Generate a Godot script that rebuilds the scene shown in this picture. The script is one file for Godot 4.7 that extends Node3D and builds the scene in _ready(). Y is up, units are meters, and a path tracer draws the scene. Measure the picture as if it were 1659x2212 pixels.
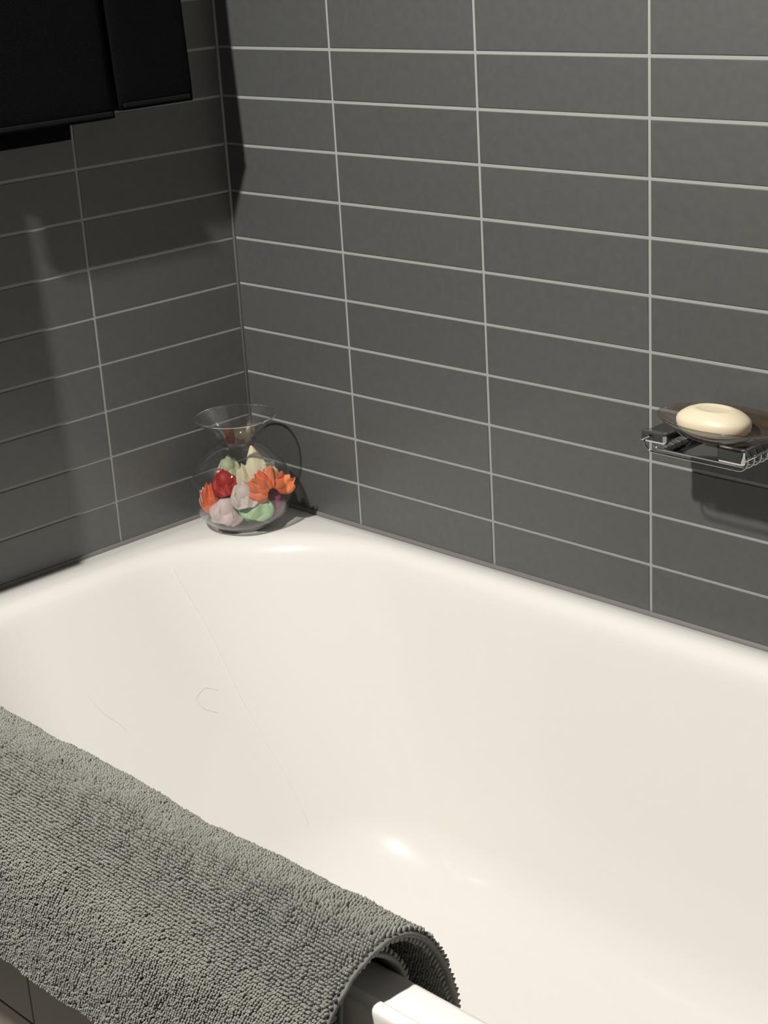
extends Node3D
# A bathtub corner: grey tiled walls, white acrylic tub, bath mat over the rim, glass vase, soap dish.
# x runs along the long wall, z comes out into the room, y is up; the room corner is at x = 0, z = 0.

const RIM := 0.57            # height of the tub rim
const ROW0 := 1.2186         # height of one grout line
const PITCH := 0.0649        # tile pitch, vertical
const TILE_W := 0.2498       # tile pitch, horizontal
const FIRST := 0.2226        # width of the cut tile beside the corner on the long wall
const GAP := 0.0042          # grout joint
const LAMP := Vector3(0.66, 2.398, 1.50)

var M := {}
var rng := RandomNumberGenerator.new()
var taken := {}

# ---------------------------------------------------------------- helpers
func numbered(called: String) -> String:
	var n: int = taken.get(called, 0)
	taken[called] = n + 1
	return called if n == 0 else "%s_%03d" % [called, n]

func thing(called: String, label: String, category: String, at := Vector3.ZERO, group := "") -> Node3D:
	var o := Node3D.new()
	o.name = numbered(called)
	add_child(o, true)
	o.position = at
	tag(o, label, category, group)
	return o

func tag(o: Node3D, label: String, category: String, group := "") -> void:
	o.set_meta("label", label)
	o.set_meta("category", category)
	if group != "":
		o.set_meta("group", group)

func put(called: String, mesh: Mesh, mat: Material, parent: Node = null) -> MeshInstance3D:
	var o := MeshInstance3D.new()
	o.mesh = mesh
	o.material_override = mat
	if parent == null:
		o.name = numbered(called)
		add_child(o, true)
	else:
		var k := called
		var n := 0
		while parent.has_node(NodePath(k)):
			n += 1
			k = "%s_%03d" % [called, n]
		o.name = k
		parent.add_child(o, true)
	return o

func struct(o: Node3D, label: String, category: String) -> Node3D:
	o.set_meta("kind", "structure")
	tag(o, label, category)
	return o

func mat(color: Color, rough := 0.6, metal := 0.0) -> StandardMaterial3D:
	var m := StandardMaterial3D.new()
	m.albedo_color = color
	m.roughness = rough
	m.metallic = metal
	return m

func noise_tex(freq: float, lo: float, hi: float, sd: int, octaves := 3, size := 512) -> NoiseTexture2D:
	var n := FastNoiseLite.new()
	n.seed = sd
	n.frequency = freq
	n.fractal_octaves = octaves
	var t := NoiseTexture2D.new()
	t.width = size
	t.height = size
	t.seamless = true
	t.noise = n
	var g := Gradient.new()
	g.set_color(0, Color(lo, lo, lo))
	g.set_color(1, Color(hi, hi, hi))
	t.color_ramp = g
	return t

func quad(st: SurfaceTool, a: Vector3, b: Vector3, c: Vector3, d: Vector3) -> void:
	for v in [a, b, c, a, c, d]:
		st.add_vertex(v)

# rows of points joined to a smooth sheet; closed joins the last column to the first
func sheet(rows: Array, closed := false, flip := false, st: SurfaceTool = null) -> SurfaceTool:
	if st == null:
		st = SurfaceTool.new()
		st.begin(Mesh.PRIMITIVE_TRIANGLES)
		st.set_smooth_group(0)
	for i in rows.size() - 1:
		var p: PackedVector3Array = rows[i]
		var q: PackedVector3Array = rows[i + 1]
		var n := p.size()
		for j in (n if closed else n - 1):
			var k := (j + 1) % n
			if flip:
				quad(st, p[j], q[j], q[k], p[k])
			else:
				quad(st, p[j], p[k], q[k], q[j])
	return st

func done(st: SurfaceTool) -> ArrayMesh:
	st.generate_normals()
	st.index()
	return st.commit()

func lathe(profile: Array, seg := 64, flip := false) -> SurfaceTool:
	var rows := []
	for p in profile:
		var r := PackedVector3Array()
		for j in seg:
			var a := TAU * j / seg
			r.append(Vector3(cos(a) * p.x, p.y, sin(a) * p.x))
		rows.append(r)
	return sheet(rows, true, flip)

# a box with chamfered edges
func chamfer_box(size: Vector3, c: float, at := Vector3.ZERO, st: SurfaceTool = null) -> SurfaceTool:
	if st == null:
		st = SurfaceTool.new()
		st.begin(Mesh.PRIMITIVE_TRIANGLES)
		st.set_smooth_group(-1)
	var h := size / 2.0
	var rows := []
	# stack of rounded-square rings from bottom to top
	for lv in [[-h.y, c], [-h.y + c * 0.3, c * 0.3], [-h.y + c, 0.0], [h.y - c, 0.0], [h.y - c * 0.3, c * 0.3], [h.y, c]]:
		var i: float = lv[1]
		var x := h.x - i
		var z := h.z - i
		var k := c - i * 0.5
		var r := PackedVector3Array()
		for s in [[1, 1], [-1, 1], [-1, -1], [1, -1]]:
			var sx: float = s[0]
			var sz: float = s[1]
			var pa := Vector3(sx * x, lv[0], sz * (z - k)) + at
			var pb := Vector3(sx * (x - k), lv[0], sz * z) + at
			if sx * sz > 0:
				r.append(pa)
				r.append(pb)
			else:
				r.append(pb)
				r.append(pa)
		rows.append(r)
	sheet(rows, true, true, st)
	for e in [0, 5]:
		var p: PackedVector3Array = rows[e]
		for j in range(1, 7):
			if e == 0:
				for v in [p[0], p[j], p[j + 1]]:
					st.add_vertex(v)
			else:
				for v in [p[0], p[j + 1], p[j]]:
					st.add_vertex(v)
	return st

# a tube along points
func tube(pts: Array, radius: float, seg := 10, st: SurfaceTool = null) -> SurfaceTool:
	var rows := []
	var side := Vector3.UP
	for i in pts.size():
		var a: Vector3 = pts[maxi(i - 1, 0)]
		var b: Vector3 = pts[mini(i + 1, pts.size() - 1)]
		var d := (b - a).normalized()
		if i == 0:
			side = d.cross(Vector3.UP if absf(d.y) < 0.9 else Vector3.RIGHT).normalized()
		side = (side - d * side.dot(d)).normalized()
		var up := d.cross(side)
		var r := PackedVector3Array()
		for j in seg:
			var t := TAU * j / seg
			r.append(pts[i] + (side * cos(t) + up * sin(t)) * radius)
		rows.append(r)
	var first := PackedVector3Array()
	var last := PackedVector3Array()
	for j in seg:
		first.append(pts[0])
		last.append(pts[-1])
	rows.push_front(first)
	rows.append(last)
	return sheet(rows, true, false, st)

# Catmull-Rom through 2D points, resampled at equal steps
func smooth2(pts: Array, step: float) -> PackedVector2Array:
	var c := Curve2D.new()
	c.bake_interval = step * 0.25
	for i in pts.size():
		var a: Vector2 = pts[maxi(i - 1, 0)]
		var b: Vector2 = pts[mini(i + 1, pts.size() - 1)]
		var t := (b - a) / 6.0
		c.add_point(pts[i], -t, t)
	var n := int(c.get_baked_length() / step)
	var r := PackedVector2Array()
	for i in n + 1:
		r.append(c.sample_baked(c.get_baked_length() * i / n))
	return r

# ---------------------------------------------------------------- materials
func materials() -> void:
	var tile_tone := noise_tex(0.02, 0.93, 1.0, 11, 4)
	for k in 4:
		var t := mat([Color(0.322, 0.327, 0.321), Color(0.327, 0.332, 0.326), Color(0.318, 0.323, 0.317), Color(0.324, 0.328, 0.323)][k], 0.50)
		t.clearcoat_enabled = true
		t.clearcoat = 0.22
		t.clearcoat_roughness = 0.14
		t.albedo_texture = tile_tone
		t.uv1_triplanar = true
		t.uv1_world_triplanar = true
		t.uv1_scale = Vector3(6, 6, 6)
		t.heightmap_enabled = true
		t.heightmap_texture = noise_tex(0.012, 0.0, 1.0, 31 + k, 2, 256)
		t.heightmap_scale = 0.010
		t.heightmap_deep_parallax = false
		t.metallic_specular = 1.0
		M["tile%d" % k] = t
	M.grout = mat(Color(0.615, 0.617, 0.605), 0.85)
	M.silicone = mat(Color(0.47, 0.455, 0.455), 0.45)
	M.acrylic = mat(Color(0.915, 0.905, 0.892), 0.32)
	M.acrylic.metallic_specular = 0.26
	M.acrylic.clearcoat_enabled = true
	M.acrylic.clearcoat = 0.45
	M.acrylic.clearcoat_roughness = 0.085
	M.white_plastic = mat(Color(0.96, 0.95, 0.93), 0.3)
	M.chrome = mat(Color(0.80, 0.80, 0.80), 0.07, 1.0)
	M.chrome_dark = mat(Color(0.62, 0.62, 0.62), 0.1, 1.0)
	M.glass = mat(Color(0.30, 0.28, 0.27, 0.09), 0.0)
	M.glass.transparency = BaseMaterial3D.TRANSPARENCY_ALPHA
	M.solid_glass = mat(Color(0.97, 0.98, 0.97, 0.0), 0.0)
	M.solid_glass.refraction_enabled = true
	M.solid_glass.refraction_scale = 0.05
	M.smoke_glass = mat(Color(0.30, 0.235, 0.18, 0.34), 0.03)
	M.smoke_glass.transparency = BaseMaterial3D.TRANSPARENCY_ALPHA
	M.soap = mat(Color(0.90, 0.85, 0.745), 0.42)
	M.soap.subsurf_scatter_enabled = true
	M.soap.subsurf_scatter_strength = 0.25
	M.mat_base = mat(Color(0.44, 0.44, 0.43), 0.95)
	M.mat_pile = mat(Color(0.575, 0.575, 0.55), 0.95)
	M.mat_pile.vertex_color_use_as_albedo = true
	M.mat_pile.rim_enabled = true
	M.mat_pile.rim = 0.3
	M.mat_pile.rim_tint = 0.6
	M.mat_hem = mat(Color(0.48, 0.48, 0.465), 0.95)
	var terry := noise_tex(0.22, 0.0, 1.0, 5, 2, 512)
	M.dark_terry = mat(Color(0.052, 0.053, 0.058), 0.95)
	M.dark_terry.metallic_specular = 0.2
	M.dark_terry.uv1_triplanar = true
	M.dark_terry.uv1_scale = Vector3(7, 7, 7)
	M.dark_terry.heightmap_enabled = true
	M.dark_terry.heightmap_texture = terry
	M.dark_terry.heightmap_scale = 0.25
	M.dark_terry.heightmap_deep_parallax = false
	M.dark_hem = mat(Color(0.085, 0.085, 0.09), 0.9)
	M.dark_hem.metallic_specular = 0.25
	M.paint = mat(Color(0.86, 0.855, 0.84), 0.8)
	M.room_tile = mat(Color(0.42, 0.42, 0.41), 0.5)
	M.floor_tile = mat(Color(0.62, 0.60, 0.57), 0.45)
	M.apron_tile = mat(Color(0.64, 0.615, 0.58), 0.45)
	M.apron_grout = mat(Color(0.36, 0.36, 0.35), 0.9)
	M.hair = mat(Color(0.80, 0.77, 0.73), 0.5)
	M.glow = mat(Color(0.9, 0.9, 0.9), 0.4)
	M.glow.emission_enabled = true
	M.glow.emission = Color(1.0, 0.93, 0.82)
	M.glow.emission_energy_multiplier = 6.0

# ---------------------------------------------------------------- camera and light
func camera_and_light() -> void:
	var cam := Camera3D.new()
	cam.name = "camera"
	add_child(cam)
	cam.position = Vector3(1.8196, 1.3786, 1.4761)
	cam.rotation = Vector3(-0.347588, 0.809119, -0.061531)
	cam.fov = 34.40
	cam.near = 0.02
	cam.current = true
	var env := Environment.new()
	env.background_mode = Environment.BG_COLOR
	env.background_color = Color(0.02, 0.02, 0.02)
	env.tonemap_mode = Environment.TONE_MAPPER_LINEAR
	env.tonemap_exposure = 1.0
	env.sdfgi_enabled = true
	env.ssao_enabled = true
	env.ssil_enabled = true
	var we := WorldEnvironment.new()
	we.name = "environment"
	we.environment = env
	add_child(we)
	ceiling_spot(LAMP, Vector3(1.02, 0.62, 0.28), 5.7, 56.0, 0.9, "round white ceiling downlight above the tub front")

func ceiling_spot(at: Vector3, aim: Vector3, energy: float, cone: float, soft: float, label: String) -> void:
	var t := thing("ceiling_light", label, "ceiling light", at)
	put("frame", done(lathe([Vector2(0.036, -0.004), Vector2(0.036, -0.010), Vector2(0.050, -0.008), Vector2(0.052, 0.0)], 32)), M.white_plastic, t)
	put("lens", done(lathe([Vector2(0.0, -0.006), Vector2(0.036, -0.005)], 32)), M.glow, t)
	var l := SpotLight3D.new()
	l.name = "lamp_light"
	l.light_color = Color(1.0, 0.984, 0.955)
	l.light_energy = energy
	l.light_size = 0.042
	l.spot_range = 8.0
	l.spot_attenuation = 2.0
	l.spot_angle = cone
	l.spot_angle_attenuation = soft
	l.shadow_enabled = true
	t.add_child(l)
	l.position = Vector3(0, -0.046, 0)
	l.look_at_from_position(l.position + at, aim, Vector3.UP)

# ---------------------------------------------------------------- room
func box_at(lo: Vector3, hi: Vector3) -> ArrayMesh:
	var st := chamfer_box(hi - lo, 0.001, (lo + hi) / 2.0)
	return done(st)

func tile_mesh(w: float, h: float) -> ArrayMesh:
	# lies in the xy plane, front face towards +z at z = 0
	var st := SurfaceTool.new()
	st.begin(Mesh.PRIMITIVE_TRIANGLES)
	st.set_smooth_group(-1)
	var c := 0.0006
	var rows := []
	for lv in [[-0.004, 0.0], [-c, 0.0], [-c * 0.25, c * 0.3], [0.0, c]]:
		var x: float = w / 2.0 - lv[1]
		var y: float = h / 2.0 - lv[1]
		rows.append(PackedVector3Array([Vector3(x, y, lv[0]), Vector3(-x, y, lv[0]), Vector3(-x, -y, lv[0]), Vector3(x, -y, lv[0])]))
	sheet(rows, true, true, st)
	var p: PackedVector3Array = rows[3]
	for v in [p[0], p[2], p[1], p[0], p[3], p[2]]:
		st.add_vertex(v)
	return done(st)

func tile_wall(parent: Node3D, columns: Array, basis: Basis, along: Vector3, low: float, high: float, last: float) -> void:
	var meshes := {}
	var far := SurfaceTool.new()
	far.begin(Mesh.PRIMITIVE_TRIANGLES)
	var some := false
	for k in range(-18, 11):
		var top: float = ROW0 - k * PITCH - GAP / 2.0
		var bottom: float = maxf(ROW0 - (k + 1) * PITCH + GAP / 2.0, low)
		top = minf(top, high)
		if top - bottom < 0.005:
			continue
		for c in columns:
			var w: float = c[1] - c[0] - GAP
			var key := "%.4f %.4f" % [w, top - bottom]
			if not meshes.has(key):
				meshes[key] = tile_mesh(w, top - bottom)
			var at: Vector3 = along * ((c[0] + c[1]) / 2.0) + Vector3(0, (top + bottom) / 2.0, 0)
			var tilt := Basis.from_euler(Vector3(rng.randf_range(-1, 1) * 0.0012, rng.randf_range(-1, 1) * 0.0008, 0))
			var tr := Transform3D(basis * tilt, at + (basis * Vector3(0, 0, 1)) * rng.randf_range(-0.0002, 0.0))
			if c[0] > last or bottom > 1.45:
				far.append_from(meshes[key], 0, tr)
				some = true
			else:
				var o := put("tile", meshes[key], M["tile%d" % rng.randi_range(0, 3)], parent)
				o.transform = tr
	if some:
		var f := put("distant_tiles", far.commit(), M.tile0, parent)
		f.set_meta("kind", "stuff")

func room() -> void:
	# the long wall behind the tub (z = 0) and the short wall at its end (x = 0)
	var back := Node3D.new()
	back.name = "wall_back"
	add_child(back)
	struct(back, "grey tiled long wall behind the bathtub, holding the soap dish", "wall")
	put("grout", box_at(Vector3(-0.12, 0, -0.12), Vector3(2.72, 2.4, -0.0013)), M.grout, back)
	var cols := [[0.0, FIRST]]
	for i in 10:
		cols.append([FIRST + i * TILE_W, minf(FIRST + (i + 1) * TILE_W, 2.6)])
	tile_wall(back, cols, Basis.IDENTITY, Vector3.RIGHT, RIM + 0.0035, 2.4, 1.3)
	var left := Node3D.new()
	left.name = "wall_left"
	add_child(left)
	struct(left, "dark grey tiled short wall at the end of the tub, under the hanging towels", "wall")
	put("grout", box_at(Vector3(-0.12, 0, -0.0013), Vector3(-0.0013, 2.4, 2.3)), M.grout, left)
	cols = []
	for i in 9:
		cols.append([i * TILE_W, minf((i + 1) * TILE_W, 2.2)])
	tile_wall(left, cols, Basis(Vector3.UP, PI / 2.0), Vector3(0, 0, 1), RIM + 0.0035, 2.4, 0.9)
	# silicone joints
	var j := put("trim", done(tube([Vector3(0.0006, RIM, 0.0006), Vector3(0.0006, 2.4, 0.0006)], 0.0024)), M.silicone)
	j.name = "trim_1"
	struct(j, "thin grey silicone joint running up the tiled corner", "silicone joint")
	j = put("trim", done(seal(Vector3(0, RIM, 0), Vector3(1.72, RIM, 0), Vector3(0, 0, 1))), M.silicone)
	j.name = "trim_2"
	struct(j, "grey silicone joint between tub rim and long tiled wall", "silicone joint")
	j = put("trim", done(seal(Vector3(0, RIM, 0.75), Vector3(0, RIM, 0), Vector3(1, 0, 0))), M.silicone)
	j.name = "trim_3"
	struct(j, "grey silicone joint between tub rim and short tiled wall", "silicone joint")
	# the rest of the room, out of the picture
	var w := put("wall_right", box_at(Vector3(2.6, 0, 0), Vector3(2.72, 2.4, 2.3)), M.paint)
	struct(w, "plain pale wall beyond the foot of the tub", "wall")
	w = put("wall_front", box_at(Vector3(-0.12, 0, 2.2), Vector3(2.72, 2.4, 2.32)), M.room_tile)
	struct(w, "grey wall opposite the tub, behind the camera", "wall")
	w = put("ceiling", box_at(Vector3(-0.12, 2.4, -0.12), Vector3(2.72, 2.5, 2.32)), M.paint)
	struct(w, "white painted ceiling", "ceiling")
	w = put("floor", box_at(Vector3(-0.12, -0.1, -0.12), Vector3(2.72, 0.0, 2.32)), M.floor_tile)
	struct(w, "grey bathroom floor", "floor")
	# tiled apron below the near rim
	var ap := Node3D.new()
	ap.name = "wall_apron"
	add_child(ap)
	struct(ap, "brownish grey tiled apron in front of the tub, below the mat", "wall")
	put("grout", box_at(Vector3(0.0, 0.0, 0.715), Vector3(1.70, 0.488, 0.7365)), M.apron_grout, ap)
	for r in [[0.0, 0.270], [0.270, 0.488]]:
		for i in range(-1, 5):
			var a: float = maxf(0.449 + i * 0.3 - 0.0, 0.0)
			var b: float = minf(0.449 + (i + 1) * 0.3, 1.70)
			if i == -1:
				a = 0.149
			var o := put("tile", tile_mesh(b - a - 0.003, r[1] - r[0] - 0.003), M.apron_tile, ap)
			o.position = Vector3((a + b) / 2.0, (r[0] + r[1]) / 2.0, 0.738)
		var e := put("tile", tile_mesh(0.149 - 0.003, r[1] - r[0] - 0.003), M.apron_tile, ap)
		e.position = Vector3(0.0745, (r[0] + r[1]) / 2.0, 0.738)

func seal(a: Vector3, b: Vector3, out: Vector3) -> SurfaceTool:
	var rows := []
	for p in [a, b]:
		var r := PackedVector3Array()
		for q in [Vector2(0.0, 0.0052), Vector2(0.0012, 0.0046), Vector2(0.0026, 0.0022), Vector2(0.0036, 0.0), Vector2(0.0, -0.002)]:
			r.append(p + out * q.x + Vector3(0, q.y, 0))
		rows.append(r)
	return sheet(rows, true)

# ---------------------------------------------------------------- bathtub
# one ring of the basin: a rounded rectangle with radius rl at the head end and rr at the foot end
func ring(x0: float, x1: float, z0: float, z1: float, rl: float, rr: float, y: float) -> PackedVector3Array:
	var r := PackedVector3Array()
	var n := 26
	var half := (z1 - z0) / 2.0
	rl = minf(rl, half)
	rr = minf(rr, half)
	var corners := [[Vector2(x0 + rl, z0 + rl), rl, PI, PI * 1.5], [Vector2(x1 - rr, z0 + rr), rr, PI * 1.5, TAU], [Vector2(x1 - rr, z1 - rr), rr, 0.0, PI * 0.5], [Vector2(x0 + rl, z1 - rl), rl, PI * 0.5, PI]]
	for c in 4:
		var o: Vector2 = corners[c][0]
		var rad: float = corners[c][1]
		for i in n + 1:
			var a: float = lerpf(corners[c][2], corners[c][3], float(i) / n)
			r.append(Vector3(o.x + cos(a) * rad, y, o.y + sin(a) * rad))
		# straight run to the next corner
		var nxt: Array = corners[(c + 1) % 4]
		var pa: Vector3 = r[-1]
		var pb := Vector3(nxt[0].x + cos(nxt[2]) * nxt[1], y, nxt[0].y + sin(nxt[2]) * nxt[1])
		for i in range(1, 8):
			r.append(pa.lerp(pb, i / 8.0))
	return r

func basin_rings() -> Array:
	var rows := []
	# y, head inset x0, foot x1, wall inset z0, near z1, head radius, foot radius
	var lv := [
		[0.5700, 0.0480, 1.6500, 0.0200, 0.7060, 0.250, 0.20],
		[0.5697, 0.0530, 1.6450, 0.0245, 0.7040, 0.250, 0.20],
		[0.5680, 0.0600, 1.6380, 0.0310, 0.7010, 0.250, 0.20],
		[0.5640, 0.0675, 1.6310, 0.0370, 0.6980, 0.250, 0.20],
		[0.5580, 0.0735, 1.6260, 0.0415, 0.6960, 0.249, 0.20],
		[0.5500, 0.0790, 1.6220, 0.0445, 0.6945, 0.247, 0.20],
		[0.5380, 0.0870, 1.6190, 0.0470, 0.6930, 0.244, 0.20]]
	for l in lv:
		rows.append(ring(l[1], l[2], l[3], l[4], l[5], l[6], l[0]))
	for i in range(1, 13):
		var t := i / 12.0
		rows.append(ring(lerpf(0.087, 0.294, t), lerpf(1.619, 1.560, t), lerpf(0.047, 0.093, t), lerpf(0.693, 0.640, t), lerpf(0.244, 0.150, t), lerpf(0.20, 0.15, t), lerpf(0.538, 0.218, t)))
	# fillet into the floor
	for i in range(1, 13):
		var a := (i / 12.0) * PI / 2.0
		var dx := 0.075 * (1.0 - cos(a)) + 0.0525 * sin(a)
		var dz := 0.060 * (1.0 - cos(a)) + 0.0112 * sin(a)
		rows.append(ring(0.294 + dx, 1.560 - dx * 0.7, 0.093 + dz, 0.640 - dz, lerpf(0.150, 0.125, i / 12.0), 0.13, 0.218 - 0.078 * sin(a)))
	var fl: PackedVector3Array = rows[-1]
	var mid := Vector3(0.95, 0.136, 0.366)
	for t in [0.25, 0.6, 1.0]:
		var r := PackedVector3Array()
		for p in fl:
			r.append(p.lerp(Vector3(mid.x, lerpf(0.14, mid.y, t), mid.z), t * 0.999))
		rows.append(r)
	return rows

func bathtub() -> void:
	var t := thing("bathtub", "glossy white built-in bathtub in the tiled corner with a sloping rounded head end", "bathtub")
	var rows := basin_rings()
	# flat rim outwards to the walls, then down the outside
	var rim := []
	var inner: PackedVector3Array = rows[0]
	for lv in [[0.50, 0.0], [RIM - 0.001, 0.0], [RIM, 0.001]]:
		rim.append(ring(0.001 + lv[1], 1.70 - lv[1], 0.001 + lv[1], 0.737 - lv[1], 0.004, 0.004, lv[0]))
	var r := PackedVector3Array()
	for k in inner.size():
		r.append(inner[k].lerp(rim[2][k], 0.15))
		r[k].y = RIM
	rim.append(r)
	var st := sheet(rim + rows, true, true)
	put("basin", done(st), M.acrylic, t)
	# a dried drip line down the head end
	var drip := []
	for i in range(4, 20):
		var p: PackedVector3Array = rows[i]
		drip.append(p[4].lerp(p[5], 0.3 + 0.18 * sin(i * 0.9)) + Vector3(-0.0006, -0.0005, 0.0))
	for e in [0, drip.size() - 1]:
		drip[e] += Vector3(-0.0022, -0.0016, 0.0)
	put("drip_line", done(tube(drip, 0.0013, 12)), M.acrylic, t)
	# the narrow rounded strip along the outer edge of the near rim
	var strip := []
	for x in [0.0015, 1.7]:
		var s := PackedVector3Array()
		for q in [Vector2(0.7375, 0.49), Vector2(0.7375, 0.5700), Vector2(0.7380, 0.5715), Vector2(0.7395, 0.5724), Vector2(0.7430, 0.5726), Vector2(0.7460, 0.5718), Vector2(0.7482, 0.5698), Vector2(0.7492, 0.5668), Vector2(0.7494, 0.5620), Vector2(0.7494, 0.5100), Vector2(0.7484, 0.49)]:
			s.append(Vector3(x, q.y, q.x))
		strip.append(s)
	put("edge_strip", done(sheet(strip, true)), M.white_plastic, t)

# fine hairs lying on the head end: places given as (ring, column) on the basin surface
func hairs() -> void:
	var rows := basin_rings()
	for h in [["tiny hook-shaped hair stuck on the white tub wall, nearest the pale drip line", [Vector2(11.25, 2.125), Vector2(11.0, 1.0), Vector2(11.05, 0.2), Vector2(11.25, 135.6), Vector2(11.7, 135.65), Vector2(12.0, 0.1), Vector2(12.125, 0.625)]], ["thin wavy hair on the tub's head end, just above the grey mat", [Vector2(9.25, 129.5), Vector2(9.625, 129.625), Vector2(10.25, 130.0), Vector2(10.75, 130.5), Vector2(11.25, 130.875)]]]:
		var pts := []
		for q in h[1]:
			var i := int(q.x)
			var j := int(q.y)
			var a: PackedVector3Array = rows[i]
			var b: PackedVector3Array = rows[i + 1]
			var k := (j + 1) % a.size()
			pts.append(a[j].lerp(a[k], q.y - j).lerp(b[j].lerp(b[k], q.y - j), q.x - i) + Vector3(0.0002, 0.0002, 0))
		var c := Curve3D.new()
		c.bake_interval = 0.002
		for i in pts.size():
			var t: Vector3 = (pts[mini(i + 1, pts.size() - 1)] - pts[maxi(i - 1, 0)]) / 6.0
			c.add_point(pts[i], -t, t)
		var o := put("hair_strand", done(tube(Array(c.get_baked_points()), 0.00012, 5)), M.hair)
		tag(o, h[0], "hair")

# ---------------------------------------------------------------- bath mat
func mat_path(pts: Array, step: float) -> PackedVector2Array:
	return smooth2(pts, step)

func bath_mat() -> void:
	var t := thing("bath_mat", "thick grey tufted bath mat folded double over the near rim of the tub", "bath mat")
	var wob := FastNoiseLite.new()
	wob.seed = 4
	wob.frequency = 9.0
	var outer := [Vector2(0.800, 0.432), Vector2(0.801, 0.47), Vector2(0.800, 0.52), Vector2(0.797, 0.552), Vector2(0.788, 0.574), Vector2(0.776, 0.588), Vector2(0.758, 0.602), Vector2(0.741, 0.610), Vector2(0.728, 0.6135), Vector2(0.714, 0.6135), Vector2(0.698, 0.609), Vector2(0.683, 0.599), Vector2(0.671, 0.584), Vector2(0.659, 0.560), Vector2(0.652, 0.538), Vector2(0.646, 0.510), Vector2(0.642, 0.45), Vector2(0.640, 0.40)]
	var inner := [Vector2(0.766, 0.44), Vector2(0.766, 0.54), Vector2(0.763, 0.577), Vector2(0.755, 0.593), Vector2(0.744, 0.601), Vector2(0.732, 0.602), Vector2(0.721, 0.597), Vector2(0.709, 0.588), Vector2(0.699, 0.575), Vector2(0.692, 0.555), Vector2(0.688, 0.50), Vector2(0.686, 0.44)]
	var x0 := 0.10
	var x1 := 1.0
	cloth("outer_layer", t, outer, x0, x1, 0.0028, wob, 1.0)
	cloth("inner_layer", t, inner, x0 + 0.01, x1 - 0.012, 0.0026, wob, 0.3)
	pile(t, outer, x0, x1, 1.0, wob, 1.0)
	pile(t, outer, 0.84, x1, -1.0, wob, 1.0)
	pile(t, inner, 0.90, x1 - 0.012, 1.0, wob, 0.3)
	# bound edge of the outer layer, along the open end
	var p := mat_path(outer, 0.006)
	var line := []
	for q in p:
		line.append(Vector3(x1 + rng.randf_range(-0.0003, 0.0008), q.y + rng.randf_range(-0.0003, 0.0003), q.x + rng.randf_range(-0.0003, 0.0003)))
	put("hem", done(tube(line, 0.0025, 8)), M.mat_hem, t)
	p = mat_path(inner, 0.006)
	line = []
	for q in p:
		line.append(Vector3(x1 - 0.0115, q.y, q.x))
	put("hem", done(tube(line, 0.0023, 8)), M.mat_hem, t)

func mat_sag(x: float, s: float, wob: FastNoiseLite, k: float) -> float:
	# gentle unevenness of the draped cloth, along its normal
	var d := wob.get_noise_2d(x * 1.0, s * 0.8) * 0.004
	d -= 0.007 * exp(-pow((x - 0.72) / 0.05, 2.0)) * exp(-pow((s - 0.27) / 0.09, 2.0))
	return d * k * smoothstep(1.0, 0.93, x)

func cloth(called: String, t: Node3D, pts: Array, x0: float, x1: float, half: float, wob: FastNoiseLite, k: float) -> void:
	var p := mat_path(pts, 0.006)
	var rows := []
	var n := int((x1 - x0) / 0.012)
	for i in n + 1:
		var x := lerpf(x0, x1, float(i) / n)
		var r := PackedVector3Array()
		for side in [1.0, -1.0]:
			for jj in p.size():
				var j: int = jj if side > 0 else p.size() - 1 - jj
				var d: Vector2 = (p[mini(j + 1, p.size() - 1)] - p[maxi(j - 1, 0)]).normalized()
				var nn := Vector2(d.y, -d.x)
				if nn.dot(p[j] - Vector2(0.72, 0.50)) < 0:
					nn = -nn
				var o: Vector2 = p[j] + nn * (half * side + mat_sag(x, j * 0.006, wob, k))
				r.append(Vector3(x, o.y, o.x))
		rows.append(r)
	var st := sheet(rows, true)
	for e in [0, rows.size() - 1]:
		var q: PackedVector3Array = rows[e]
		var m := p.size()
		for j in m - 1:
			if e == 0:
				quad(st, q[j], q[2 * m - 1 - j], q[2 * m - 2 - j], q[j + 1])
			else:
				quad(st, q[j], q[j + 1], q[2 * m - 2 - j], q[2 * m - 1 - j])
	put(called, done(st), M.mat_base, t)

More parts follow.
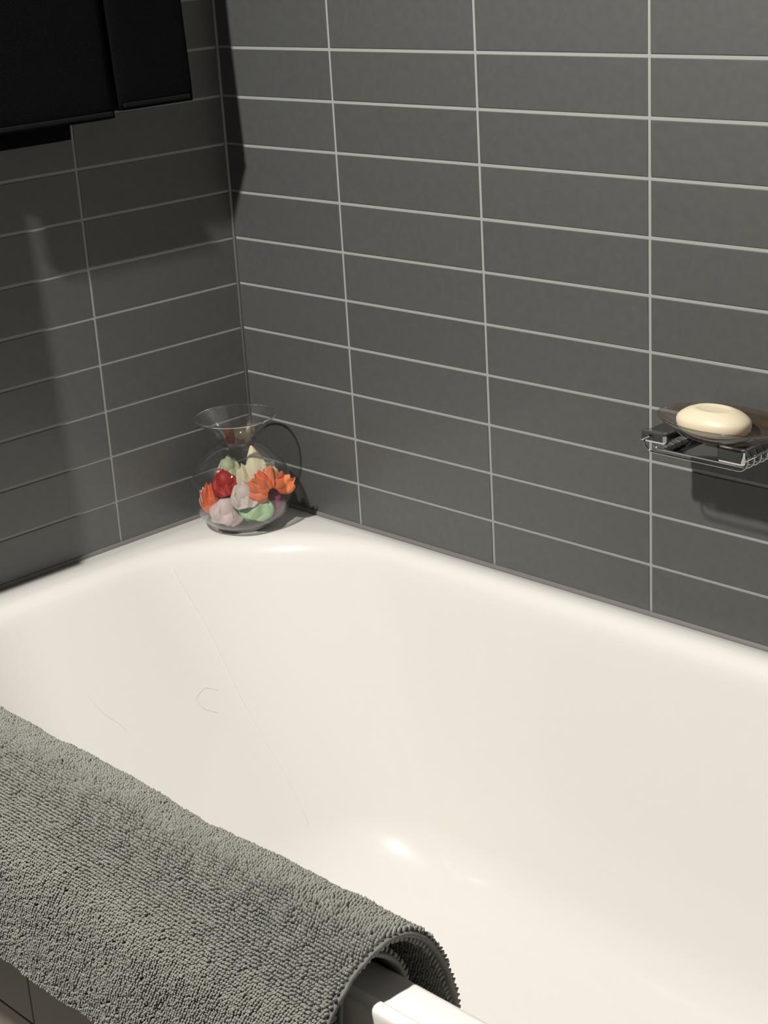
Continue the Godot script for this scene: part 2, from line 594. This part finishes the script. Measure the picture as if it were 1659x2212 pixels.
func pile(t: Node3D, pts: Array, x0: float, x1: float, side: float, wob: FastNoiseLite, k: float) -> void:
	var step := 0.0029
	var p := mat_path(pts, step)
	var flow := FastNoiseLite.new()
	flow.seed = 21
	flow.frequency = 38.0
	var clump := FastNoiseLite.new()
	clump.seed = 8
	clump.frequency = 90.0
	var blob := SphereMesh.new()
	blob.radius = 1.0
	blob.height = 2.0
	blob.radial_segments = 8
	blob.rings = 5
	var where := []
	var tone := []
	var nx := int((x1 - x0) / 0.0031)
	for j in p.size():
		var d: Vector2 = (p[mini(j + 1, p.size() - 1)] - p[maxi(j - 1, 0)]).normalized()
		var nn := Vector2(d.y, -d.x)
		if nn.dot(p[j] - Vector2(0.72, 0.50)) < 0:
			nn = -nn
		var up := Vector3(0, nn.y, nn.x) * side
		var tan := Vector3(0, d.y, d.x)
		for i in nx + 1:
			var x := x0 + (i + 0.5 * (j % 2)) * 0.0031 
			if x > x1 - 0.001:
				continue
			var s := j * step
			var g := clump.get_noise_2d(x, s)
			if rng.randf() < 0.01 + 0.06 * maxf(0.0, g):
				continue
			var f := flow.get_noise_2d(x, s) * 1.0 + rng.randf_range(-0.22, 0.22)
			var f2 := flow.get_noise_2d(x + 3.0, s + 5.0) * 1.0 + rng.randf_range(-0.22, 0.22)
			var axis := (up + Vector3(1, 0, 0) * f * 0.35 + tan * f2 * 0.35 + Vector3(0, -0.15, 0)).normalized()
			var a := axis.cross(tan).normalized()
			var b := a.cross(axis)
			var h := 0.0030 + 0.0008 * g + rng.randf_range(-0.0004, 0.0004)
			var w := rng.randf_range(0.00135, 0.00160)
			var base: Vector2 = p[j] + nn * (0.0022 * side + mat_sag(x, s, wob, k))
			var at := Vector3(x + rng.randf_range(-0.0004, 0.0004), base.y, base.x) + tan * rng.randf_range(-0.0004, 0.0004) + axis * h * 0.62
			where.append(Transform3D(Basis(a * w, axis * h, b * w * rng.randf_range(0.95, 1.1)), at))
			var c := rng.randf_range(0.88, 1.06) 
			tone.append(Color(c, c, c))
	var mm := MultiMesh.new()
	mm.transform_format = MultiMesh.TRANSFORM_3D
	mm.use_colors = true
	mm.mesh = blob
	mm.instance_count = where.size()
	for i in where.size():
		mm.set_instance_transform(i, where[i])
		mm.set_instance_color(i, tone[i])
	var o := MultiMeshInstance3D.new()
	o.multimesh = mm
	o.material_override = M.mat_pile
	o.set_meta("kind", "stuff")
	var nm := "tufted_pile"
	var c := 0
	while t.has_node(NodePath(nm)):
		c += 1
		nm = "tufted_pile_%03d" % c
	o.name = nm
	t.add_child(o, true)

# ---------------------------------------------------------------- hanging towels
func hung_towel(called: String, label: String, z0: float, z1: float, x: float, thick: float, bottom: float, back_drop: float, back_z0: float, back_z1: float, top: float, flare: float, sd: int) -> void:
	var t := thing(called, label, "towel", Vector3(x, 0, (z0 + z1) / 2.0), "dark towels hanging on the short wall")
	var zc := (z0 + z1) / 2.0
	var nz := FastNoiseLite.new()
	nz.seed = sd
	nz.frequency = 7.0
	put("front_fall", fall(z0 - zc, z1 - zc, 0.0115 + thick / 2.0, thick, bottom, top, flare, nz), M.dark_terry, t)
	put("back_fall", fall(back_z0 - zc, back_z1 - zc, -0.0115 - thick / 2.0, thick, bottom - back_drop, top, flare * 0.5, nz), M.dark_terry, t)
	# fold over the rail
	var rows := []
	for i in 9:
		var a := PI * i / 8.0
		var r := PackedVector3Array()
		for q in [[z0 - zc, 1.0], [z1 - zc, 1.0], [z1 - zc, 0.05], [z0 - zc, 0.05]]:
			var rad: float = 0.0115 + thick * q[1]
			r.append(Vector3(cos(a) * rad, top + sin(a) * rad, q[0]))
		rows.append(r)
	put("fold", done(sheet(rows, true)), M.dark_terry, t)
	var hem := chamfer_box(Vector3(thick * 0.9, 0.006, z1 - z0 - 0.012), 0.0015, Vector3(0.0115 + thick * 0.55 + flare, bottom + 0.006, 0))
	put("hem", done(hem), M.dark_hem, t)

func fall(z0: float, z1: float, x: float, thick: float, bottom: float, top: float, flare: float, nz: FastNoiseLite) -> ArrayMesh:
	var rows := []
	var n := 30
	for i in n + 1:
		var y := lerpf(top, bottom, float(i) / n)
		var f := flare * pow(float(i) / n, 1.5)
		var r := PackedVector3Array()
		var tk := thick * (1.0 if i < n else 0.55)
		for j in 25:
			var z := lerpf(z0, z1, j / 24.0)
			var e := 1.0 - pow(absf(j / 12.0 - 1.0), 8.0) * 0.7
			r.append(Vector3(x + f + nz.get_noise_2d(y, z) * 0.0015 + tk / 2.0 * e, y, z))
		for j in 25:
			var z := lerpf(z1, z0, j / 24.0)
			var e := 1.0 - pow(absf(j / 12.0 - 1.0), 8.0) * 0.7
			r.append(Vector3(x + f + nz.get_noise_2d(y, z) * 0.0015 - tk / 2.0 * e, y, z))
		rows.append(r)
	var st := sheet(rows, true)
	var q: PackedVector3Array = rows[n]
	for j in 24:
		quad(st, q[j], q[j + 1], q[48 - j], q[49 - j])
	return done(st)

func hanging_towels() -> void:
	var rail := thing("towel_rail", "chrome towel rail on the short wall, carrying the dark towels", "towel rail", Vector3(0, 1.60, 0.5))
	put("bar", done(tube([Vector3(0.052, 0, -0.44), Vector3(0.052, 0, 0.46)], 0.010, 16)), M.chrome, rail)
	for z in [-0.42, 0.445]:
		put("bracket", done(tube([Vector3(0.0, 0, z), Vector3(0.052, 0, z)], 0.008, 14)), M.chrome, rail)
	hung_towel("towel", "dark charcoal terry towel hanging nearest the tiled corner, its hem just above a grout line", 0.119, 0.236, 0.052, 0.012, 1.165, 0.004, 0.175, 0.236, 1.60, 0.017, 3)
	hung_towel("towel", "wider dark charcoal towel in front, cut by the left edge, hanging slightly lower", 0.247, 0.472, 0.052, 0.016, 1.158, 0.024, 0.282, 0.470, 1.60, 0.020, 7)
	hung_towel("towel", "longest dark bath towel, at the near end of the towel rail", 0.4745, 0.86, 0.052, 0.018, 0.80, 0.02, 0.4745, 0.85, 1.60, 0.018, 12)

# ---------------------------------------------------------------- vase and its filling
func vase() -> void:
	var at := Vector3(0.0792, RIM + 0.0005, 0.0909)
	var v := thing("glass_vase", "round clear glass vase with flared rim in the tub corner, full of coloured petals", "vase", at)
	var prof := smooth2([Vector2(0.031, 0.0), Vector2(0.047, 0.0065), Vector2(0.0615, 0.020), Vector2(0.0705, 0.042), Vector2(0.0713, 0.058), Vector2(0.0670, 0.080), Vector2(0.056, 0.098), Vector2(0.0405, 0.111), Vector2(0.0285, 0.1195), Vector2(0.0258, 0.1235), Vector2(0.027, 0.128), Vector2(0.036, 0.140), Vector2(0.048, 0.152), Vector2(0.0570, 0.1610)], 0.002)
	var arr := []
	for q in prof:
		arr.append(q)
	put("body", done(lathe(arr, 96, true)), M.glass, v)
	# inner wall, thin glass
	var inn := []
	for q in prof:
		inn.append(Vector2(q.x - 0.0018, maxf(q.y, 0.008)))
	put("inner_wall", done(lathe(inn, 96)), M.glass, v)
	put("base", done(lathe([Vector2(0.0, 0.008), Vector2(0.020, 0.0075), Vector2(0.034, 0.0062), Vector2(0.036, 0.003), Vector2(0.031, 0.0), Vector2(0.028, 0.0), Vector2(0.026, 0.002), Vector2(0.0, 0.003)], 64, true)), M.solid_glass, v)
	var lip := []
	for j in 97:
		var a := TAU * j / 96.0
		lip.append(Vector3(cos(a) * 0.0568, 0.1610, sin(a) * 0.0568))
	put("rim", done(tube(lip, 0.0013, 10)), M.solid_glass, v)
	filling(at)

func petal_mesh(w: float, h: float, curl: float, ruffle: float, point: float, sd: int) -> ArrayMesh:
	# a cupped petal with a wavy edge, thick enough to have two faces
	var n := FastNoiseLite.new()
	n.seed = sd
	n.frequency = 0.9
	var front := []
	var back := []
	for i in 15:
		var v := i / 14.0
		var a := PackedVector3Array()
		var b := PackedVector3Array()
		for j in 19:
			var u := j / 9.0 - 1.0
			var wide := pow(sin(PI * lerpf(0.14, 0.74, v)), 0.75) * (1.0 - point * v * v * 0.75)
			var x := u * w * 0.5 * wide
			var y := v * h - u * u * h * 0.34 * v
			var z := curl * h * (v * v * 0.45 + u * u * 0.40 * wide) + ruffle * h * v * sin(u * 7.0 + sd) * 0.10 + n.get_noise_2d(u * 2.0, v * 2.0) * h * 0.10 * ruffle
			y += ruffle * h * 0.06 * sin(u * 9.0 + sd * 2.0) * v
			a.append(Vector3(x, y, z + 0.0005))
			b.append(Vector3(x, y, z - 0.0005))
		front.append(a)
		back.append(b)
	var st := sheet(front, false)
	sheet(back, false, true, st)
	for j in 18:
		quad(st, front[14][j], front[14][j + 1], back[14][j + 1], back[14][j])
	for i in 14:
		quad(st, front[i][0], front[i + 1][0], back[i + 1][0], back[i][0])
		quad(st, front[i + 1][18], front[i][18], back[i][18], back[i + 1][18])
	return done(st)

func flower(label: String, color: Color, at: Vector3, size: Vector2, kind: String, tilt: float, sd: int, second := Color.BLACK) -> void:
	var t := thing("flower_petal", label, "petal", at, "coloured petals in the glass vase")
	var view := Vector3(0.74, 0.32, 0.59).normalized()
	var up := Vector3.UP - view * view.y
	up = up.normalized()
	var b := Basis(up.cross(view).normalized(), up, view)
	t.basis = b * Basis(Vector3(0, 0, 1), tilt)
	var m := mat(color, 0.55)
	m.backlight_enabled = true
	m.backlight = Color(color.r, color.g, color.b) * 0.45
	var m2 := m
	if second != Color.BLACK:
		m2 = mat(second, 0.55)
		m2.backlight_enabled = true
		m2.backlight = Color(second.r, second.g, second.b) * 0.45
	rng.seed = sd * 77
	var w := size.x
	var h := size.y
	if kind == "cup":           # two broad cupped petals round a folded heart
		for k in 3:
			var o := put("petal", petal_mesh(w * (1.0 - 0.12 * k), h * (1.0 - 0.16 * k), -0.55 + 0.25 * k, 0.7, 0.0, sd + k), m if k < 2 else m2, t)
			o.position = Vector3([0.0, w * 0.12, -w * 0.10][k], -h * 0.5, 0.006 - 0.007 * k)
			o.rotation = Vector3(-0.15 + 0.10 * k, [0.0, 0.5, -0.6][k], rng.randf_range(-0.2, 0.2))
		var hb := SphereMesh.new()
		hb.radius = 1.0
		hb.height = 2.0
		var core := put("heart", hb, m, t)
		core.scale = Vector3(w * 0.30, h * 0.36, 0.010)
		core.position = Vector3(0, 0, -0.006)
	elif kind == "swirl":       # a twisted bud drawn up to a point, on two broad petals
		var rows := []
		for i in 25:
			var v := i / 24.0
			var r := PackedVector3Array()
			for j in 60:
				var a := TAU * j / 60.0
				var f := fposmod(a / TAU * 3.0 + v * 1.1, 1.0)
				var rad := pow(sin(PI * lerpf(0.25, 0.985, pow(v, 0.8))), 0.85) * (0.84 + 0.22 * f) 
				r.append(Vector3(cos(a) * rad * w * 0.42 - w * 0.10 * pow(v, 1.4), (v - 0.5) * h + 0.04 * h * sin(a * 4.0) * (1.0 - v), sin(a) * rad * 0.016))
			rows.append(r)
		put("bud", done(sheet(rows, true, true)), m, t)
		for k in 2:
			var o := put("petal", petal_mesh(w * 0.75, h * 0.66, -0.45, 0.7, 0.1, sd + k), m, t)
			o.position = Vector3([w * 0.10, -w * 0.20][k], -h * 0.52, [-0.014, 0.010][k])
			o.rotation = Vector3(0.1, [-0.3, 0.4][k], [-0.35, 0.25][k])
	elif kind == "ruffle":      # crumpled ribbon-like petals
		for k in 6:
			var o := put("petal", petal_mesh(w * 0.60, h * 0.72, -0.7 + 0.2 * (k % 3), 1.0, 0.0, sd + k), m if k % 2 == 0 else m2, t)
			var a := -1.3 + k * 0.55
			o.position = Vector3(sin(a) * w * 0.16, -h * 0.25 + cos(a * 1.7) * h * 0.10, 0.008 - 0.003 * k)
			o.rotation = Vector3(rng.randf_range(-0.4, 0.3), rng.randf_range(-0.6, 0.6), -a * 0.9)
	else:                       # "shell": one scalloped fan with a smaller one behind
		for k in 2:
			var o := put("petal", petal_mesh(w * (1.0 - 0.2 * k), h * (1.0 - 0.1 * k), -0.35, 1.0, 0.0, sd + k), m if k == 0 else m2, t)
			o.position = Vector3(w * 0.08 * k, -h * 0.5, 0.006 - 0.009 * k)
			o.rotation = Vector3(0.0, 0.2 * k, 0.3 * k)
		var hb := SphereMesh.new()
		hb.radius = 1.0
		hb.height = 2.0
		var core := put("heart", hb, m, t)
		core.scale = Vector3(w * 0.30, h * 0.32, 0.009)
		core.position = Vector3(0, 0, -0.006)

func filling(base: Vector3) -> void:
	# offsets from the middle of the bowl: right, up and forward as seen from the room
	var view := Vector3(0.74, 0.0, 0.67).normalized()
	var right := Vector3.UP.cross(view).normalized()
	var mid := base + Vector3(0, 0.057, 0)
	var P := func(r: float, u: float, f: float) -> Vector3: return mid + right * r + Vector3(0, u, 0) + view * f
	flower("sage green translucent petal at the back, highest on the left of the vase", Color(0.72, 0.76, 0.62), P.call(-0.017, 0.031, 0.004), Vector2(0.036, 0.036), "cup", 0.1, 1)
	flower("deep red curled petal left of the cream bud", Color(0.68, 0.10, 0.11), P.call(-0.021, 0.017, 0.022), Vector2(0.040, 0.042), "cup", 0.15, 2, Color(0.80, 0.30, 0.18))
	flower("large cream pointed bud at the top centre of the vase filling", Color(0.90, 0.87, 0.74), P.call(0.025, 0.027, 0.006), Vector2(0.046, 0.066), "swirl", 0.05, 3)
	flower("crumpled bright orange petals at the right side of the vase", Color(0.94, 0.47, 0.27), P.call(0.040, 0.010, 0.030), Vector2(0.050, 0.042), "ruffle", 0.35, 4, Color(0.95, 0.53, 0.34))
	flower("orange petal with pale rim against the left glass wall", Color(0.91, 0.42, 0.25), P.call(-0.045, -0.009, 0.014), Vector2(0.028, 0.042), "shell", 0.05, 5, Color(0.85, 0.78, 0.72))
	flower("pale pink white folded petal at the front left of the vase", Color(0.89, 0.81, 0.80), P.call(-0.022, -0.018, 0.038), Vector2(0.050, 0.044), "cup", -0.2, 6, Color(0.92, 0.74, 0.75))
	flower("greyish white rounded petal in the middle above the mint one", Color(0.87, 0.82, 0.79), P.call(0.005, 0.003, 0.042), Vector2(0.044, 0.040), "cup", 0.1, 7)
	flower("mint green scalloped petal at the front of the vase", Color(0.70, 0.84, 0.66), P.call(0.020, -0.014, 0.040), Vector2(0.054, 0.044), "shell", -0.3, 8, Color(0.72, 0.86, 0.68))
	flower("plum pink petal low at the right of the vase", Color(0.64, 0.36, 0.47), P.call(0.043, -0.013, 0.020), Vector2(0.042, 0.046), "cup", -0.4, 9, Color(0.78, 0.62, 0.68))
	flower("pale green petal lowest on the left of the vase bottom", Color(0.84, 0.88, 0.74), P.call(-0.032, -0.030, 0.026), Vector2(0.030, 0.024), "shell", 0.4, 10)

# ---------------------------------------------------------------- soap dish
func soap_dish() -> void:
	var rack := thing("soap_rack", "chrome wire soap rack fixed to the long tiled wall above the tub", "soap rack", Vector3(0.8575, 0.815, 0.0))
	for x in [-0.067, 0.032]:
		var tall: float = 0.011 if x < 0 else 0.016
		put("arm", done(chamfer_box(Vector3(0.031, tall, 0.082), 0.003, Vector3(x, 0.018 - tall / 2.0, 0.041))), M.chrome_dark, rack)
		put("clip", done(chamfer_box(Vector3(0.034, tall + 0.002, 0.010), 0.003, Vector3(x, 0.0185 - tall / 2.0, 0.083))), M.chrome, rack)
	for k in 7:
		var z := 0.022 + k * 0.0122
		var pts := []
		for a in range(0, 10):
			var t := PI / 2.0 * a / 9.0
			pts.append(Vector3(-0.060 - 0.012 * cos(t), 0.012 - 0.012 * sin(t), z))
		for a in range(0, 10):
			var t := PI / 2.0 * a / 9.0
			pts.append(Vector3(0.047 + 0.012 * sin(t), 0.012 - 0.012 * cos(t), z))
		pts.append(Vector3(0.0595, 0.016, z))
		put("wire", done(tube(pts, 0.0011, 8)), M.chrome, rack)
	for x in [-0.072, 0.0595]:
		put("wire", done(tube([Vector3(x, 0.014, 0.0), Vector3(x, 0.014, 0.100)], 0.0013, 8)), M.chrome, rack)
	put("tray", done(chamfer_box(Vector3(0.092, 0.0012, 0.070), 0.0004, Vector3(-0.008, 0.0018, 0.052))), M.chrome, rack)
	put("wall_plate", done(chamfer_box(Vector3(0.120, 0.022, 0.004), 0.001, Vector3(-0.018, 0.010, 0.0022))), M.chrome, rack)
	# the oval glass dish
	var d := thing("soap_dish", "shallow oval smoked glass dish holding the soap, on the chrome rack", "soap dish", Vector3(0.860, 0.8330, 0.0575))
	var rows := []
	for q in [Vector2(0.0, 0.0), Vector2(0.45, 0.0), Vector2(0.62, 0.0012), Vector2(0.74, 0.0045), Vector2(0.86, 0.0105), Vector2(0.96, 0.0165), Vector2(1.0, 0.0195), Vector2(1.0, 0.0208), Vector2(0.975, 0.0205), Vector2(0.93, 0.0165), Vector2(0.84, 0.0125), Vector2(0.72, 0.0065), Vector2(0.60, 0.0032), Vector2(0.45, 0.0022), Vector2(0.0, 0.0022)]:
		var r := PackedVector3Array()
		for j in 72:
			var a := TAU * j / 72.0
			r.append(Vector3(cos(a) * 0.078 * q.x, q.y, sin(a) * 0.049 * q.x))
		rows.append(r)
	put("bowl", done(sheet(rows, true, true)), M.smoke_glass, d)
	# the bar of soap
	var s := thing("soap_bar", "oval cream bar of soap lying in the glass dish", "soap", Vector3(0.8485, 0.8372, 0.0575))
	rows = []
	for q in [Vector2(0.0, 0.0), Vector2(0.70, 0.0), Vector2(0.88, 0.0015), Vector2(0.97, 0.0055), Vector2(1.0, 0.0120), Vector2(0.995, 0.0155), Vector2(0.97, 0.0182), Vector2(0.90, 0.0215), Vector2(0.76, 0.0258), Vector2(0.58, 0.0290), Vector2(0.50, 0.0297), Vector2(0.44, 0.0293), Vector2(0.38, 0.0284), Vector2(0.20, 0.0282), Vector2(0.0, 0.0282)]:
		var r := PackedVector3Array()
		for j in 64:
			var a := TAU * j / 64.0
			r.append(Vector3(signf(cos(a)) * pow(absf(cos(a)), 0.92) * 0.0430 * q.x, q.y * 0.89, signf(sin(a)) * pow(absf(sin(a)), 0.92) * 0.0290 * q.x))
		rows.append(r)
	put("bar", done(sheet(rows, true, true)), M.soap, s)

func _ready() -> void:
	rng.seed = 12345
	materials()
	camera_and_light()
	room()
	bathtub()
	hairs()
	bath_mat()
	hanging_towels()
	vase()
	soap_dish()
